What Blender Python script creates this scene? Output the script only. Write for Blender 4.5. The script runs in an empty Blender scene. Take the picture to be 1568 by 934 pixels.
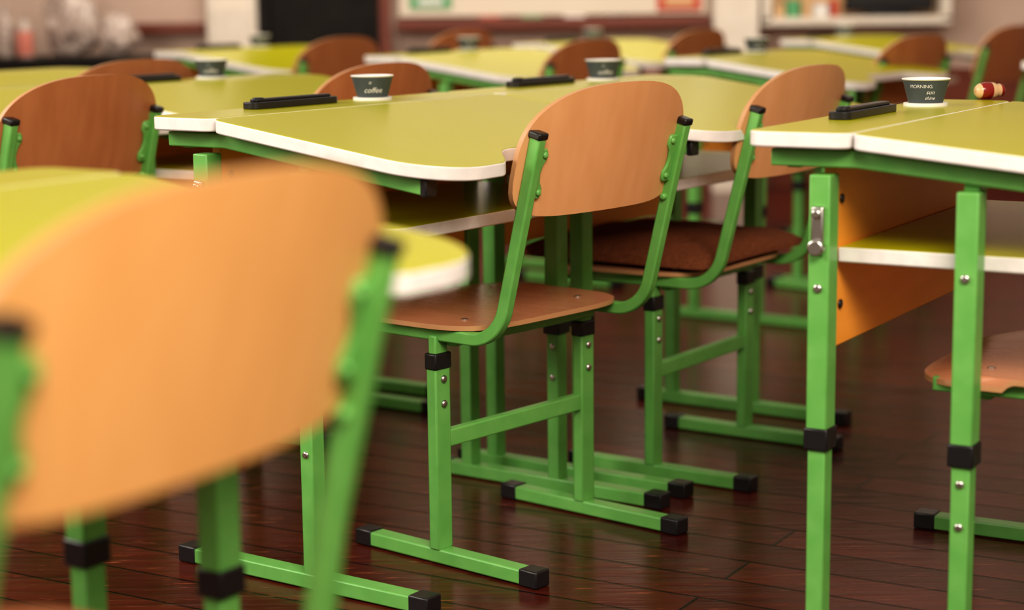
import bpy, bmesh, math, random
from mathutils import Vector, Matrix, noise
random.seed(3)
S=bpy.context.scene
S.view_settings.view_transform='Standard'
for lk in('Medium High Contrast','Standard - Medium High Contrast'):
    try:
        S.view_settings.look=lk;break
    except Exception:pass
S.view_settings.exposure=.0
C=bpy.context.collection
pi=math.pi

# ------------------------------------------------------------ materials
def newmat(name,col,rough=.5,spec=.5,metal=0,coat=0):
    m=bpy.data.materials.new(name);m.use_nodes=True
    b=m.node_tree.nodes['Principled BSDF']
    b.inputs['Base Color'].default_value=(*col,1);b.inputs['Roughness'].default_value=rough
    b.inputs['Specular IOR Level'].default_value=spec;b.inputs['Metallic'].default_value=metal
    b.inputs['Coat Weight'].default_value=coat;b.inputs['Coat Roughness'].default_value=.15
    return m
def noisecol(m,c1,c2,scale=(5,5,5),nscale=4,detail=4,lo=.3,hi=.7,rough=None,bump=0):
    nt=m.node_tree;N=nt.nodes;L=nt.links;b=N['Principled BSDF']
    tc=N.new('ShaderNodeTexCoord');mp=N.new('ShaderNodeMapping');mp.inputs['Scale'].default_value=scale
    n=N.new('ShaderNodeTexNoise');n.inputs['Scale'].default_value=nscale;n.inputs['Detail'].default_value=detail
    r=N.new('ShaderNodeValToRGB');r.color_ramp.elements[0].position=lo;r.color_ramp.elements[1].position=hi
    r.color_ramp.elements[0].color=(*c1,1);r.color_ramp.elements[1].color=(*c2,1)
    L.new(tc.outputs['Object'],mp.inputs[0]);L.new(mp.outputs[0],n.inputs[0]);L.new(n.outputs[0],r.inputs[0])
    L.new(r.outputs[0],b.inputs['Base Color'])
    if rough:
        mr=N.new('ShaderNodeMapRange');mr.inputs[3].default_value=rough[0];mr.inputs[4].default_value=rough[1]
        L.new(n.outputs[0],mr.inputs[0]);L.new(mr.outputs[0],b.inputs['Roughness'])
    if bump:
        bp=N.new('ShaderNodeBump');bp.inputs['Strength'].default_value=bump;bp.inputs['Distance'].default_value=.002
        L.new(n.outputs[0],bp.inputs['Height']);L.new(bp.outputs[0],b.inputs['Normal'])
    return m
GREEN=noisecol(newmat('green_paint',(.1,.42,.07),.35),(.130,.39,.085),(.165,.44,.105),nscale=6,rough=(.25,.4))
PG=dict(scale=(16,16,.8),nscale=2.2,detail=7,lo=.2,hi=.8)
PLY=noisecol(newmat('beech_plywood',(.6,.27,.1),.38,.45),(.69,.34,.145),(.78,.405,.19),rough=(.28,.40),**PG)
PLYW=noisecol(newmat('plywood_warm_lit',(.6,.27,.1),.38,.4),(.83,.43,.145),(.90,.49,.18),rough=(.3,.42),**PG)  # foreground chair's ply, warm window light put into its colour
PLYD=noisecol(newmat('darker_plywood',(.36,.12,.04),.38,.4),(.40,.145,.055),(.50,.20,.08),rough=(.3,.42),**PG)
PLYE=newmat('plywood_edge',(.50,.26,.12),.5)
SEAT=noisecol(newmat('seat_plywood',(.45,.19,.09),.3),(.52,.22,.11),(.62,.28,.15),scale=(16,1.2,16),nscale=2,detail=6,lo=.2,hi=.8,rough=(.22,.32))
LAM=newmat('lime_laminate',(.47,.47,.004),.25,.25)
nt=LAM.node_tree;hs=nt.nodes.new('ShaderNodeHueSaturation');oi=nt.nodes.new('ShaderNodeObjectInfo')
mrr=nt.nodes.new('ShaderNodeMapRange');mrr.inputs[3].default_value=.93;mrr.inputs[4].default_value=1.05
nt.links.new(oi.outputs['Random'],mrr.inputs[0]);nt.links.new(mrr.outputs[0],hs.inputs['Value']);hs.inputs['Color'].default_value=(.43,.41,.004,1)
nt.links.new(hs.outputs[0],nt.nodes['Principled BSDF'].inputs['Base Color'])
EDGE=noisecol(newmat('white_pvc_edge',(.7,.66,.62),.4),(.76,.72,.70),(.86,.82,.79),nscale=9)
ORANGE=noisecol(newmat('orange_panel',(.75,.27,.03),.45),(.90,.34,.04),(1.0,.40,.055),scale=(2,2,12),nscale=2)
BLACK=newmat('black_plastic',(.012,.011,.012),.35)
STEEL=newmat('steel_bolt',(.6,.58,.55),.3,metal=1)
CUPB=noisecol(newmat('cup_slate_paper',(.045,.065,.07),.55),(.050,.062,.066),(.060,.075,.080),nscale=9)
CUPW=newmat('cup_white_paper',(.75,.73,.7),.5)
CUSH=noisecol(newmat('brown_cushion_fabric',(.12,.035,.015),.9,.2),(.12,.036,.014),(.21,.066,.026),nscale=30,bump=.3)

# ------------------------------------------------------------ mesh helpers
class MB:
    def __init__(s,mats):
        s.bm=bmesh.new();s.mats=mats
    def mi(s,m):
        if m not in s.mats:s.mats.append(m)
        return s.mats.index(m)
    def box(s,c,d,mat,rot=None):
        M=Matrix.Translation(Vector(c))
        if rot is not None:M=M@rot
        vs=[s.bm.verts.new(M@Vector((x*d[0]/2,y*d[1]/2,z*d[2]/2))) for x in(-1,1) for y in(-1,1) for z in(-1,1)]
        k=s.mi(mat)
        for f in((0,1,3,2),(4,6,7,5),(0,4,5,1),(2,3,7,6),(0,2,6,4),(1,5,7,3)):
            F=s.bm.faces.new([vs[i] for i in f]);F.material_index=k
    def cyl(s,c,r,l,mat,axis='Z',r2=None,seg=14):
        r2=r if r2 is None else r2
        R={'Z':Matrix(),'X':Matrix.Rotation(pi/2,4,'Y'),'Y':Matrix.Rotation(-pi/2,4,'X')}[axis]
        M=Matrix.Translation(Vector(c))@R;k=s.mi(mat)
        a=[s.bm.verts.new(M@Vector((r*math.cos(t*2*pi/seg),r*math.sin(t*2*pi/seg),-l/2))) for t in range(seg)]
        b=[s.bm.verts.new(M@Vector((r2*math.cos(t*2*pi/seg),r2*math.sin(t*2*pi/seg),l/2))) for t in range(seg)]
        for i in range(seg):
            F=s.bm.faces.new((a[i],a[(i+1)%seg],b[(i+1)%seg],b[i]));F.material_index=k
        F=s.bm.faces.new(a[::-1]);F.material_index=k
        F=s.bm.faces.new(b);F.material_index=k
    def sweep(s,pts,x,w,t,mat):
        """rectangular tube along pts (y,z) in plane x"""
        k=s.mi(mat);rings=[]
        n=len(pts)
        for i,p in enumerate(pts):
            a=Vector(pts[max(i-1,0)]);b=Vector(pts[min(i+1,n-1)])
            d=(b-a).normalized();nn=Vector((-d.y,d.x));p=Vector(p)
            q=[(x-w/2,p-nn*t/2),(x+w/2,p-nn*t/2),(x+w/2,p+nn*t/2),(x-w/2,p+nn*t/2)]
            rings.append([s.bm.verts.new((xx,v.x,v.y)) for xx,v in q])
        for i in range(n-1):
            for j in range(4):
                F=s.bm.faces.new((rings[i][j],rings[i][(j+1)%4],rings[i+1][(j+1)%4],rings[i+1][j]));F.material_index=k
        for r in(rings[0][::-1],rings[-1]):
            F=s.bm.faces.new(r);F.material_index=k
    def sheet(s,A,B,matA,matB,matE):
        """two grids of equal shape (list of rows) joined into a closed sheet"""
        ka,kb,ke=s.mi(matA),s.mi(matB),s.mi(matE)
        va=[[s.bm.verts.new(p) for p in r] for r in A];vb=[[s.bm.verts.new(p) for p in r] for r in B]
        R=len(A);Q=len(A[0])
        for i in range(R-1):
            for j in range(Q-1):
                F=s.bm.faces.new((va[i][j],va[i+1][j],va[i+1][j+1],va[i][j+1]));F.material_index=ka
                F=s.bm.faces.new((vb[i][j],vb[i][j+1],vb[i+1][j+1],vb[i+1][j]));F.material_index=kb
        loop=[(0,j) for j in range(Q)]+[(i,Q-1) for i in range(1,R)]+[(R-1,j) for j in range(Q-2,-1,-1)]+[(i,0) for i in range(R-2,0,-1)]
        for a,b in zip(loop,loop[1:]+loop[:1]):
            F=s.bm.faces.new((va[a[0]][a[1]],va[b[0]][b[1]],vb[b[0]][b[1]],vb[a[0]][a[1]]));F.material_index=ke
    def prism(s,poly,ztop,th,mtop,mside,mbot):
        """poly list of (x,y); ztop function(y)"""
        a=[s.bm.verts.new((x,y,ztop(y))) for x,y in poly];b=[s.bm.verts.new((x,y,ztop(y)-th)) for x,y in poly]
        F=s.bm.faces.new(a);F.material_index=s.mi(mtop)
        F=s.bm.faces.new(b[::-1]);F.material_index=s.mi(mbot)
        n=len(a)
        for i in range(n):
            F=s.bm.faces.new((a[i],b[i],b[(i+1)%n],a[(i+1)%n]));F.material_index=s.mi(mside)
    def plate(s,poly,M,th,mat):
        """poly (a,b) in local XZ extruded along local Y"""
        k=s.mi(mat)
        a=[s.bm.verts.new(M@Vector((x,-th/2,z))) for x,z in poly];b=[s.bm.verts.new(M@Vector((x,th/2,z))) for x,z in poly]
        n=len(a)
        for f in(a,b[::-1]):
            F=s.bm.faces.new(f);F.material_index=k
        for i in range(n):
            F=s.bm.faces.new((a[i],b[i],b[(i+1)%n],a[(i+1)%n]));F.material_index=k
    def mesh(s,name,angle=32):
        bmesh.ops.recalc_face_normals(s.bm,faces=s.bm.faces)
        me=bpy.data.meshes.new(name);s.bm.to_mesh(me);s.bm.free()
        for m in s.mats:me.materials.append(m)
        me.polygons.foreach_set('use_smooth',[True]*len(me.polygons))
        me.set_sharp_from_angle(angle=math.radians(angle))
        return me
def obj(name,me,loc=(0,0,0),rz=0,bevel=.002,rot=None,parent=None):
    o=bpy.data.objects.new(name,me);C.objects.link(o);o.location=loc
    o.rotation_euler=rot if rot else (0,0,rz)
    if bevel:
        b=o.modifiers.new('bevel','BEVEL');b.width=bevel;b.segments=2;b.limit_method='ANGLE';b.angle_limit=math.radians(50)
    if parent:o.parent=parent
    return o
def rpoly(cs,seg=8):
    """rounded polygon: list of (x,y,r)"""
    out=[];n=len(cs)
    for i,(x,y,r) in enumerate(cs):
        p=Vector((x,y))
        if r<=0:out.append((x,y));continue
        a=(Vector(cs[i-1][:2])-p).normalized();b=(Vector(cs[(i+1)%n][:2])-p).normalized()
        half=a.angle(b)/2;d=r/math.tan(half)
        A=p+a*d;B=p+b*d;cen=p+(a+b).normalized()*(r/math.sin(half))
        a0=math.atan2(*(A-cen).yx);a1=math.atan2(*(B-cen).yx)
        da=(a1-a0+pi)%(2*pi)-pi
        for k in range(seg+1):
            t=a0+da*k/seg;out.append((cen.x+r*math.cos(t),cen.y+r*math.sin(t)))
    return out

# ------------------------------------------------------------ chair
W2=.193
LEAN=14.5
def chair_meshes(ply,dz=0):
    m=MB([]);tl=math.tan(math.radians(LEAN));R=Matrix.Rotation(math.radians(LEAN),4,'X')
    zr=.393;cy=.143;r=.073;cz=zr+r
    arc=[]
    for k in range(11):
        t=math.radians(-90-(90-LEAN)*k/10)
        arc.append((cy+r*math.cos(t),cz+r*math.sin(t)))
    ey,ez=arc[-1];ez0=ez+dz
    up=lambda z:ey-(z-ez0)*tl
    top=.728+dz
    for sx in(-1,1):
        x=sx*W2
        m.box((x,.2055,.0145),(.032,.375,.025),GREEN)                 # foot bar
        m.box((x,.017,.0150),(.035,.038,.029),BLACK);m.box((x,.394,.0150),(.035,.038,.029),BLACK)
        m.box((x,.222,.185),(.036,.022,.32),GREEN)                    # lower leg
        m.box((x,.222,.348),(.040,.026,.028),BLACK)                  # collar
        m.box((x,.222,.367),(.030,.017,.05),GREEN)                    # inner leg
        for z in(.318,.276):
            m.cyl((x,.209,z),.0065,.006,STEEL,'Y')
        pts=[(.47,zr),(.19,zr)]+arc
        n=5
        for k in range(1,n+1):
            z=max(ez+.01,ez0)+(top-max(ez+.01,ez0))*k/n;pts.append((up(z),z))
        m.sweep(pts,x,.0185,.0215,GREEN)
        m.box((x,up(top),top+.003),(.023,.026,.012),BLACK,R)
        # wavy bracket plate between upright and plywood
        zc=.668+dz
        w=.020
        poly=[(0,.042),(w,.042),(w+.004,.034),(w+.004,.024),(w-.003,.014),(w-.006,0),(w-.003,-.014),(w+.004,-.024),(w+.004,-.034),(w,-.042),(0,-.042)]
        poly=[(-sx*(a+.008),b) for a,b in poly]
        if sx>0:poly=poly[::-1]
        m.plate(poly,Matrix.Translation((x,up(zc)+.001,zc))@R,.007,GREEN)
        for z in(.698+dz,.638+dz):
            m.cyl((x-sx*.023,up(z)-.003,z),.0055,.007,GREEN,'Y')
        m.cyl((x-sx*.012,up(.60+dz),.60+dz),.006,.012,GREEN,'X')
    m.box((0,.222,.213),(.352,.018,.030),GREEN)                      # leg stretcher
    m.box((0,.40,zr-.010),(.37,.022,.02),GREEN);m.box((0,.20,zr-.010),(.37,.022,.02),GREEN)
    frame=m.mesh('chair_frame')
    # backrest
    m=MB([]);n=40;q=12;A=[];B=[]
    for i in range(n+1):
        s=-math.cos(pi*i/n);s=max(-.9995,min(.9995,s));ra=[];rb=[]
        zt=.682+.124*(1-abs(s)**2.7)**(1/2.6)+dz;zb=.682-.087*(1-abs(s)**6)**(1/3.6)+dz
        for j in range(q+1):
            z=zb+(zt-zb)*j/q
            y=up(z)+.019-.028*(1-s*s)
            ra.append((s*.216,y-.0045,z));rb.append((s*.216,y+.0045,z))
        A.append(ra);B.append(rb)
    m.sheet(A,B,ply,ply,PLYE);back=m.mesh('chair_backrest',40)
    # seat
    m=MB([]);A=[];B=[]
    for i in range(n+1):
        s=-math.cos(pi*i/n);s=max(-.9995,min(.9995,s));ra=[];rb=[]
        e=(1-abs(s)**5)**(1/4.2);yb=.32-.200*e;yf=.32+.185*e
        for j in range(q+1):
            y=yb+(yf-yb)*j/q
            z=zr+.016-.005*math.exp(-(s/.6)**2)*math.sin(pi*j/q)-.012*max(0,(j/q-.8)/.2)**2
            ra.append((s*.220,y,z+.004));rb.append((s*.220,y,z-.004))
        A.append(ra);B.append(rb)
    m.sheet(A,B,SEAT,SEAT,PLYE)
    for x in(-.15,.15):
        for y in(.20,.40):m.cyl((x,y,zr+.0195),.006,.004,STEEL)
    seat=m.mesh('chair_seat',40)
    return frame,back,seat
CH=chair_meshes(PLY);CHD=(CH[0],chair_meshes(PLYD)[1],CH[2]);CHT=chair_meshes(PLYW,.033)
def chair(x,y,a,M=CH):
    e=bpy.data.objects.new('school_chair',None);C.objects.link(e);e.location=(x,y,0);e.rotation_euler=(0,0,a-pi/2)
    obj('chair_frame',M[0],parent=e,bevel=.003);obj('backrest',M[1],parent=e,bevel=.0015);obj('seat',M[2],parent=e,bevel=.0015)
    return e

# ------------------------------------------------------------ desk
DW=.3556
def desk_meshes(tilt,ys=-.508,yf=.09):
    yh=-.05;ztop=.758;hw=.40;th=.022
    zt=lambda y: ztop if y>=yh else ztop-(yh-y)*math.tan(math.radians(tilt))
    m=MB([])
    flat=rpoly([(-hw,yh+.0015,.022),(hw,yh+.0015,.022),(hw,yf,.03),(-hw,yf,.03)])
    m.prism(flat,lambda y:ztop,th,LAM,EDGE,EDGE)
    side=rpoly([(hw,yh-.0015,.022),(-hw,yh-.0015,.022),(-hw,ys,.11),(hw,ys,.11)],12)
    out=[]
    for i,p in enumerate(side):
        out.append(p)
        q=side[(i+1)%len(side)]
        if abs(p[1]-ys)<1e-6 and abs(q[1]-ys)<1e-6 and p[0]<0<q[0]:
            for j in range(1,48):
                x=-.25+.50*j/48
                u=min(1,(.25-abs(x))/.13);u=u*u*(3-2*u)
                out.append((x,ys+.075*u))
    m.prism(out,zt,th,LAM,EDGE,EDGE)
    top=m.mesh('desk_top',35)
    m=MB([])
    for sx in(-1,1):
        x=sx*DW
        m.box((x,-.181,.0145),(.034,.50,.025),GREEN)
        m.box((x,.067,.0150),(.037,.038,.029),BLACK);m.box((x,-.429,.0150),(.037,.038,.029),BLACK)
        for y in(0,-.207):
            m.box((x,y,.175),(.031,.026,.30),GREEN)
            m.box((x,y,.325),(.041,.036,.032),BLACK)
            m.box((x,y,.335+(zt(y)-.06-.335)/2),(.036,.031,zt(y)-.06-.335),GREEN)
            for z in((.54,) if y==0 else (.567,)):m.cyl((x-.018,y,z),.0065,.008,STEEL,'X')
        for z in(.285,.225):m.cyl((x-.015,-.207,z),.006,.008,STEEL,'X')
        # adjusting latch
        m.box((x-.021,0,.625),(.010,.018,.06),STEEL);m.cyl((x-.026,.000,.598),.012,.014,STEEL,'X');m.cyl((x-.026,.000,.645),.007,.012,STEEL,'X')
        # apron bar following the top
        m.sweep([(.075,.720),(yh,.720),(-.45,zt(-.45)-.038)],x,.024,.024,GREEN)
        m.box((x,-.452,zt(-.45)-.038),(.028,.012,.028),BLACK)
        m.box((x-sx*.02,-.35,zt(-.35)-.036),(.02,.05,.022),STEEL)
    m.box((0,.045,.716),(2*DW,.022,.022),GREEN);m.box((0,-.207,zt(-.207)-.05),(2*DW,.022,.022),GREEN)
    frame=m.mesh('desk_frame')
    m=MB([])
    m.box((0,.0,.585),(2*DW-.04,.016,.27),ORANGE)
    for sx in(-1,1):
        for z in(.66,.51):m.cyl((sx*(DW-.045),-.010,z),.007,.004,BLACK,'Y')
    panel=m.mesh('desk_panel')
    m=MB([])
    pl=rpoly([(-DW+.025,-.012,0),(-DW+.025,-.37,.03),(DW-.025,-.37,.03),(DW-.025,-.012,0)])
    m.prism(pl,lambda y:.594,.022,LAM,EDGE,EDGE)
    shelf=m.mesh('desk_shelf')
    return top,frame,panel,shelf
DA=desk_meshes(7.9);DB=desk_meshes(5.6,-.508,.102);DC=desk_meshes(6.0,-.565)
# pen tray
m=MB([])
m.prism(rpoly([(-.112,-.018,.014),(.112,-.018,.014),(.112,.018,.014),(-.112,.018,.014)]),lambda y:.012,.012,BLACK,BLACK,BLACK)
m.prism(rpoly([(-.10,-.010,.009),(.10,-.010,.009),(.10,.010,.009),(-.10,.010,.009)]),lambda y:.017,.005,BLACK,BLACK,BLACK);m.cyl((-.085,0,.015),.010,.008,BLACK)
TRAY=m.mesh('pen_tray_mesh')
# cup with lettering
def cup_mesh(word):
    m=MB([]);seg=40
    prof=[(0,.0,1),(.028,.0,1),(.0382,.037,0),(.039,.0375,1),(.0398,.0388,1),(.039,.040,1),(.0372,.0395,1),(.0272,.003,1),(0,.003,1)]
    rings=[[m.bm.verts.new((max(r,1e-5)*math.cos(t*2*pi/seg),max(r,1e-5)*math.sin(t*2*pi/seg),z+.005)) for t in range(seg)] for r,z,_ in prof]
    for i in range(len(prof)-1):
        mt=CUPB if i==1 else CUPW
        for j in range(seg):
            F=m.bm.faces.new((rings[i][j],rings[i][(j+1)%seg],rings[i+1][(j+1)%seg],rings[i+1][j]));F.material_index=m.mi(mt)
    m.cyl((0,0,.0025),.036,.005,CUPW,seg=32)
    for wd,z0,size,ang0 in word:
        cu=bpy.data.curves.new('t','FONT');cu.body=wd;cu.size=size;cu.align_x='CENTER';cu.resolution_u=3;cu.shear=.3 if wd[0].islower() else 0
        to=bpy.data.objects.new('t',cu);C.objects.link(to)
        bpy.context.view_layer.update()
        me=bpy.data.meshes.new_from_object(to.evaluated_get(bpy.context.evaluated_depsgraph_get()))
        bpy.data.objects.remove(to)
        k=m.mi(CUPW);vs=[]
        for v in me.vertices:
            z=z0+v.co.y;r=.028+(z-.005)*(.0102/.037)+.0005
            a=ang0+v.co.x/r
            vs.append(m.bm.verts.new((r*math.cos(a),r*math.sin(a),z)))
        for p in me.polygons:
            try:
                F=m.bm.faces.new([vs[i] for i in p.vertices]);F.material_index=k
            except ValueError:pass
        bpy.data.meshes.remove(me)
    return m.mesh('coffee_cup_mesh',35)
wd=[]
for k in range(3):
    a=-pi/2+k*2*pi/3
    wd+=[('o',.030,.009,a-.05),('coffee',.014,.014,a+.1)]
CUP1=cup_mesh(wd)
wd=[]
for k in range(3):
    a=-pi/2-.45+k*2*pi/3
    wd+=[('MORNING',.030,.008,a),('sun',.020,.010,a+.45),('shine',.011,.008,a+.45)]
CUP2=cup_mesh(wd)
def desk(x,y,a,M=None,cup=True,tray=True,cx=.128,tx=-.085,cm=None,ca=0):
    M=M or DA
    e=bpy.data.objects.new('school_desk',None);C.objects.link(e);e.location=(x,y,0);e.rotation_euler=(0,0,a-pi/2)
    for n,me in zip(('top','frame','modesty_panel','shelf'),M):obj(n,me,parent=e,bevel=.0025)
    fu=Vector((math.cos(a),math.sin(a),0));fv=Vector((math.sin(a),-math.cos(a),0));o=Vector((x,y,.758))
    if cup:obj('paper_cup',cm or CUP1,o+fv*cx+fu*.045,ca,bevel=0)
    if tray:obj('pen_tray',TRAY,o+fv*tx+fu*.055,a-pi/2,bevel=.0015)
    return e

# ------------------------------------------------------------ placement (metres)
desk(-.289,3.316,2.5313)
desk(.169,3.972,2.5313,tx=-.10)
desk(.614,2.871,2.61,DB,cm=CUP2,cx=.22,tx=-.05)
desk(-.690,1.765,2.5465,DC,cup=False,tray=False)
chair(.170,3.038,2.4268)
c2=chair(.4594+W2*.571,3.4631+W2*.821,2.5343)
chair(1.105,2.53,2.6)
chair(-.193,1.219,2.613,CHT)
# rows behind
desk(-.737,4.29,2.55);desk(-1.27,3.86,2.55,tray=False,cup=False)
desk(-.17,6.2,2.55);desk(.735,5.7,2.55);desk(1.33,7.5,2.55);desk(-.97,6.92,2.55)
desk(-1.40,4.85,2.55,cup=False,tray=False);desk(1.62,5.15,2.55,cup=False,tray=False)
desk(.30,7.35,2.55);desk(2.3,6.6,2.55)
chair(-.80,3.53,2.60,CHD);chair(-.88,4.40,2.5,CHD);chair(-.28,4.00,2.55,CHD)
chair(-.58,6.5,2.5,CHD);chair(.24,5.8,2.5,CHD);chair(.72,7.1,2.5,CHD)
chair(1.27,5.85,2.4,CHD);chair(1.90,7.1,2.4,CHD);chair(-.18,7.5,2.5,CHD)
# cushion on second chair
m=MB([]);n=36;q=36;A=[];B=[]
for i in range(n+1):
    ra=[];rb=[]
    s=-1+2*i/n
    for j in range(q+1):
        t=-1+2*j/q
        X=s*math.sqrt(1-(1-t*t)*.14);Y=t*math.sqrt(1-(1-s*s)*.14)
        X*=1-.05*abs(t)**6;Y*=1-.05*abs(s)**6
        e=max(0,(1-abs(s)**4)*(1-abs(t)**4))**.5
        tuft=sum(math.exp(-((s-a)**2+(t-b)**2)/.02) for a in(-.45,.45) for b in(-.45,.45))
        wr=.003*math.sin(9*s+4*t)*math.sin(7*t-3*s)
        ra.append((X*.24,Y*.23,.014+.040*e-.020*tuft*e+wr));rb.append((X*.24,Y*.23,.010-.008*e))
    A.append(ra);B.append(rb)
m.sheet(A,B,CUSH,CUSH,CUSH)
cu=obj('seat_cushion',m.mesh('seat_cushion',60),bevel=0)
R=Matrix.Rotation(2.5343-pi/2,4,'Z');cu.matrix_world=Matrix.Translation(c2.location)@R@Matrix.Translation((0.02,.325,.413))

# small red and cream wooden doll on right desk
RED=newmat('red_lacquer',(.22,.012,.008),.2);CREAM=newmat('cream_lacquer',(.65,.42,.22),.3)
m=MB([])
prof=[(.001,-.032),(.010,-.031),(.015,-.024),(.0175,-.012),(.0175,0),(.016,.010),(.012,.016),(.0135,.022),(.0125,.029),(.007,.034),(.001,.035)]
rings=[[m.bm.verts.new((z*.85,.85*r*math.cos(t*pi/10),.85*r*math.sin(t*pi/10)+.015)) for t in range(20)] for r,z in prof]
for i in range(len(prof)-1):
    for j in range(20):
        F=m.bm.faces.new((rings[i][j],rings[i][(j+1)%20],rings[i+1][(j+1)%20],rings[i+1][j]));F.material_index=m.mi(CREAM if i in(0,1,4,5,6) else RED)
obj('wooden_doll_toy',m.mesh('wooden_doll_toy',50),(.828,3.225,.7585),.35,bevel=0)

# ------------------------------------------------------------ room
def plane_box(name,c,d,mat,bevel=0):
    m=MB([]);m.box((0,0,0),d,mat);return obj(name,m.mesh(name),c,bevel=bevel)
F=newmat('painted_floorboards',(.05,.011,.007),.2,.18)
nt=F.node_tree;N=nt.nodes;L=nt.links;b=N['Principled BSDF']
tc=N.new('ShaderNodeTexCoord');mp=N.new('ShaderNodeMapping');mp.inputs['Rotation'].default_value=(0,0,math.radians(30))
br=N.new('ShaderNodeTexBrick');br.inputs['Scale'].default_value=1;br.inputs['Brick Width'].default_value=3.2;br.inputs['Row Height'].default_value=.105
br.inputs['Mortar Size'].default_value=.0035;br.inputs['Mortar Smooth'].default_value=.5
br.inputs['Color1'].default_value=(.105,.0175,.0090,1);br.inputs['Color2'].default_value=(.050,.0085,.0050,1);br.inputs['Mortar'].default_value=(.004,.001,.001,1)
L.new(tc.outputs['Object'],mp.inputs[0]);L.new(mp.outputs[0],br.inputs[0])
mp2=N.new('ShaderNodeMapping');mp2.inputs['Rotation'].default_value=(0,0,math.radians(30));mp2.inputs['Scale'].default_value=(2,22,1)
L.new(tc.outputs['Object'],mp2.inputs[0])
n1=N.new('ShaderNodeTexNoise');n1.inputs['Scale'].default_value=2.2;n1.inputs['Detail'].default_value=5;n1.inputs['Roughness'].default_value=.55
L.new(mp2.outputs[0],n1.inputs[0])
mx=N.new('ShaderNodeMix');mx.data_type='RGBA';mx.blend_type='MULTIPLY';mx.inputs[0].default_value=.7
cr=N.new('ShaderNodeValToRGB');cr.color_ramp.elements[0].position=.3;cr.color_ramp.elements[0].color=(.5,.45,.45,1);cr.color_ramp.elements[1].position=.7;cr.color_ramp.elements[1].color=(1.4,1.35,1.3,1)
L.new(n1.outputs[0],cr.inputs[0]);L.new(br.outputs['Color'],mx.inputs[6]);L.new(cr.outputs[0],mx.inputs[7])
n2=N.new('ShaderNodeTexNoise');n2.inputs['Scale'].default_value=6;n2.inputs['Detail'].default_value=9;n2.inputs['Roughness'].default_value=.65;L.new(mp2.outputs[0],n2.inputs[0])
cr2=N.new('ShaderNodeValToRGB');cr2.color_ramp.elements[0].position=.62;cr2.color_ramp.elements[0].color=(0,0,0,1);cr2.color_ramp.elements[1].position=.70;cr2.color_ramp.elements[1].color=(1,1,1,1)
L.new(n2.outputs[0],cr2.inputs[0])
mx2=N.new('ShaderNodeMix');mx2.data_type='RGBA';mx2.inputs[7].default_value=(.30,.085,.038,1)
L.new(cr2.outputs[0],mx2.inputs[0]);L.new(mx.outputs[2],mx2.inputs[6]);L.new(mx2.outputs[2],b.inputs['Base Color'])
mr=N.new('ShaderNodeMapRange');mr.inputs[3].default_value=.12;mr.inputs[4].default_value=.32;L.new(n1.outputs[0],mr.inputs[0]);L.new(mr.outputs[0],b.inputs['Roughness'])
ma=N.new('ShaderNodeMath');ma.operation='MULTIPLY_ADD';ma.inputs[1].default_value=-2.5;L.new(br.outputs['Fac'],ma.inputs[0]);L.new(n1.outputs[0],ma.inputs[2])
bp=N.new('ShaderNodeBump');bp.inputs['Strength'].default_value=.3;bp.inputs['Distance'].default_value=.004
L.new(ma.outputs[0],bp.inputs['Height']);L.new(bp.outputs[0],b.inputs['Normal'])
plane_box('floor',(0.5,3.2,-.05),(9,12,.1),F)
WALL=noisecol(newmat('beige_wall_paint',(.5,.38,.32),.8),(.52,.38,.31),(.58,.43,.35),nscale=1.2)
WHITE=noisecol(newmat('cream_paint',(.7,.64,.55),.5),(.70,.62,.52),(.76,.69,.60),nscale=3)
DARK=noisecol(newmat('dark_doorway',(.008,.006,.005),.6,.2),(.006,.005,.004),(.012,.009,.007),nscale=2)
BROWN=noisecol(newmat('brown_wood_trim',(.09,.02,.012),.4),(.13,.028,.014),(.18,.04,.02),scale=(1,8,8),nscale=3)
BOARD=newmat('whiteboard_surface',(.68,.60,.49),.35)
YB=9.0
plane_box('wall_back',(.5,YB+.1,1.4),(9,.2,2.8),WALL)
plane_box('wall_right',(4.6,4.6,1.4),(.2,8.8,2.8),WALL)
plane_box('wall_left',(-3.6,4.6,1.4),(.2,8.8,2.8),WALL)
# dado boards added to darken the low back wall and its floor reflection
m=MB([])
for i in range(30):m.box((-3.2+i*.25+.12,0,.27),(.244,.03,.54),BROWN)
m.box((.55,0,.555),(7.6,.04,.03),BROWN)
obj('added_dado',m.mesh('added_dado'),(-.05,YB-.001,0),bevel=.003)
m=MB([]);m.box((0,0,1.05),(.52,.04,2.1),DARK);m.box((-.285,-.01,1.08),(.05,.07,2.16),DARK);m.box((.285,-.01,1.08),(.05,.07,2.16),BROWN);m.box((0,-.01,2.14),(.62,.07,.08),BROWN)
m.cyl((.2,-.06,1.0),.015,.1,STEEL,'X');m.box((0,-.025,.5),(.4,.02,.7),DARK);m.box((0,-.025,1.5),(.4,.02,.8),DARK)
obj('door_1',m.mesh('door_1'),(-.87,YB-.06,0),bevel=.003)
m=MB([]);m.box((0,0,1.05),(.24,.05,2.1),WHITE);m.box((0,-.03,.5),(.18,.02,.8),WHITE);m.box((0,-.03,1.5),(.18,.02,.9),WHITE)
obj('door_2',m.mesh('door_2'),(-1.31,YB-.06,0),bevel=.003)
m=MB([]);m.box((0,0,0),(1.46,.03,1.2),BOARD);
m.box((0,-.05,-.635),(1.48,.12,.05),BROWN);m.box((0,0,.62),(1.48,.05,.05),BROWN)
GS=newmat('green_sticker',(.10,.35,.15),.6);RS=newmat('red_sticker',(.5,.06,.03),.6)
m.box((-.58,-.018,-.53),(.20,.006,.07),GS);m.box((-.58,-.023,-.53),(.12,.004,.03),CUPW);m.box((.60,-.018,-.54),(.21,.006,.09),RS);m.box((.60,-.023,-.54),(.14,.004,.04),CREAM)
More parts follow.
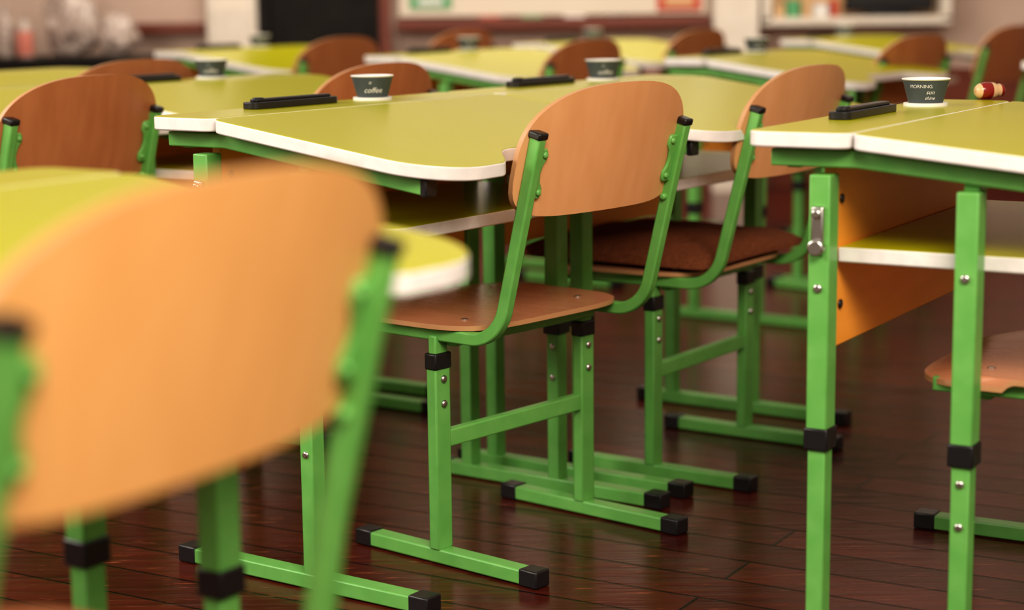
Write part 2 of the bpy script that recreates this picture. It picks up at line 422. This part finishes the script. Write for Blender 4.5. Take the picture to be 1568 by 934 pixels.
for i in range(4):m.box((-.3+i*.2,-.08,-.605),(.10,.015,.012),[RS,GS,CUPW,BLACK][i])
obj('whiteboard',m.mesh('whiteboard'),(.21,YB-.03,1.44),bevel=.003)
plane_box('trim_1',(1.07,YB-.08,1.4),(.21,.16,2.8),WHITE)
m=MB([]);m.box((0,.0,.0),(.88,.2,.04),WHITE);m.box((-.42,0,.35),(.04,.2,.7),WHITE);m.box((.42,0,.35),(.04,.2,.7),WHITE);m.box((0,0,.70),(.88,.2,.04),WHITE);m.box((0,.09,.35),(.84,.02,.7),CREAM)
for i,(c_,w_) in enumerate([(CREAM,.05),(GS,.06),(CREAM,.04),(CUPW,.07),(RS,.03)]):m.box((-.36+i*.065,-.02,.02+.03+.01*(i%3)),(w_,.1,.06+.02*(i%3)),c_)
obj('wall_shelf',m.mesh('wall_shelf'),(1.63,YB-.105,.80),bevel=.003)
SCR=newmat('screen_black',(.008,.008,.01),.15)
m=MB([]);m.box((0,0,.17),(.42,.05,.30),SCR);m.box((0,0,.17),(.40,.056,.26),BLACK);m.box((0,0,.01),(.2,.08,.02),BLACK)
obj('television',m.mesh('television'),(1.79,YB-.12,.822),bevel=.004)
m=MB([]);m.box((0,0,.66),(1.4,.5,.04),DARK)
for x in(-.45,0,.45):m.box((x,.0,.33),(.43,.46,.62),DARK);m.box((x,-.235,.33),(.38,.01,.56),BROWN)
obj('storage_counter',m.mesh('storage_counter'),(-2.35,YB-.29,0),bevel=.004)
m=MB([]);m.box((0,0,0),(.38,.06,.05),BROWN);obj('trim_2',m.mesh('trim_2'),(-1.64,YB-.045,.80))
BAG=noisecol(newmat('cloudy_plastic',(.5,.42,.38),.25),(.26,.18,.15),(.66,.56,.50),nscale=7)
PINK=newmat('pink_label',(.6,.2,.15),.5)
def bottle(x,y,r,hh,mat,lab):
    m=MB([]);seg=18
    prof=[(r*.9,0),(r,.01),(r,hh*.6),(r*.8,hh*.72),(r*.35,hh*.85),(r*.35,hh),(.001,hh)]
    rg=[[m.bm.verts.new((a*math.cos(t*2*pi/seg),a*math.sin(t*2*pi/seg),z)) for t in range(seg)] for a,z in prof]
    for i in range(len(prof)-1):
        for j in range(seg):
            f=m.bm.faces.new((rg[i][j],rg[i][(j+1)%seg],rg[i+1][(j+1)%seg],rg[i+1][j]));f.material_index=m.mi(mat if i!=1 else lab)
    obj('plastic_bottle',m.mesh('plastic_bottle'),(x,y,.68),bevel=0)
bottle(-2.22,YB-.38,.04,.2,BAG,PINK);bottle(-2.33,YB-.3,.04,.25,BAG,BAG);bottle(-2.46,YB-.33,.06,.3,CUPW,BAG);bottle(-2.60,YB-.3,.05,.26,DARK,PINK)
def bag(x,y,r,hh,sd):
    bm=bmesh.new();bmesh.ops.create_icosphere(bm,subdivisions=4,radius=1)
    for v in bm.verts:
        d=noise.noise(v.co*1.7+Vector((sd,0,0)))*.25+noise.noise(v.co*5+Vector((0,sd,0)))*.10
        v.co*=1+d;v.co.x*=r;v.co.y*=r*.7;v.co.z=max(v.co.z*hh/2+hh/2,0)
    me=bpy.data.meshes.new('plastic_bag');bm.to_mesh(me);bm.free();me.materials.append(BAG)
    me.polygons.foreach_set('use_smooth',[True]*len(me.polygons));obj('plastic_bag',me,(x,y,.68),bevel=0)
bag(-2.02,YB-.29,.13,.32,1);bag(-1.80,YB-.35,.09,.2,5)

# ------------------------------------------------------------ light
w=bpy.data.worlds.new('w');S.world=w;w.use_nodes=True
w.node_tree.nodes['Background'].inputs[0].default_value=(1,.90,.78,1);w.node_tree.nodes['Background'].inputs[1].default_value=.38
def area(name,loc,tgt,sx,sy,e,col):
    l=bpy.data.lights.new(name,'AREA');l.shape='RECTANGLE';l.size=sx;l.size_y=sy;l.energy=e;l.color=col
    o=bpy.data.objects.new(name,l);C.objects.link(o);o.location=loc
    o.rotation_euler=(Vector(tgt)-Vector(loc)).to_track_quat('-Z','Y').to_euler()
area('window_light',(-3.4,3.0,2.0),(0,3.2,.5),4.5,1.6,200,(1,.94,.85))
area('overhead_fill',(.8,-.3,2.8),(.1,3.0,.5),2.2,1.2,155,(1,.88,.74))  # added fill from above and behind the camera, no fixture
area('overhead_fill',(0,7.0,2.9),(0,8,.3),4,1,85,(1,.88,.74))  # added overhead light that brightens the back of the room

# ------------------------------------------------------------ camera
p,r,f=.1664,-.0116,2848.8
fw=Vector((0,math.cos(p),-math.sin(p)));up=Vector((0,math.sin(p),math.cos(p)));ri=Vector((1,0,0))
r2=ri*math.cos(r)+up*math.sin(r);u2=up*math.cos(r)-ri*math.sin(r)
cd=bpy.data.cameras.new('camera');cam=bpy.data.objects.new('camera',cd);C.objects.link(cam)
M=Matrix((r2,u2,-fw)).transposed().to_4x4();M.translation=(0,0,.95);cam.matrix_world=M
cd.sensor_width=36;cd.lens=f/1568*36;cd.clip_start=.05
cd.dof.use_dof=True;cd.dof.focus_distance=3.0;cd.dof.aperture_fstop=2.2
S.camera=cam
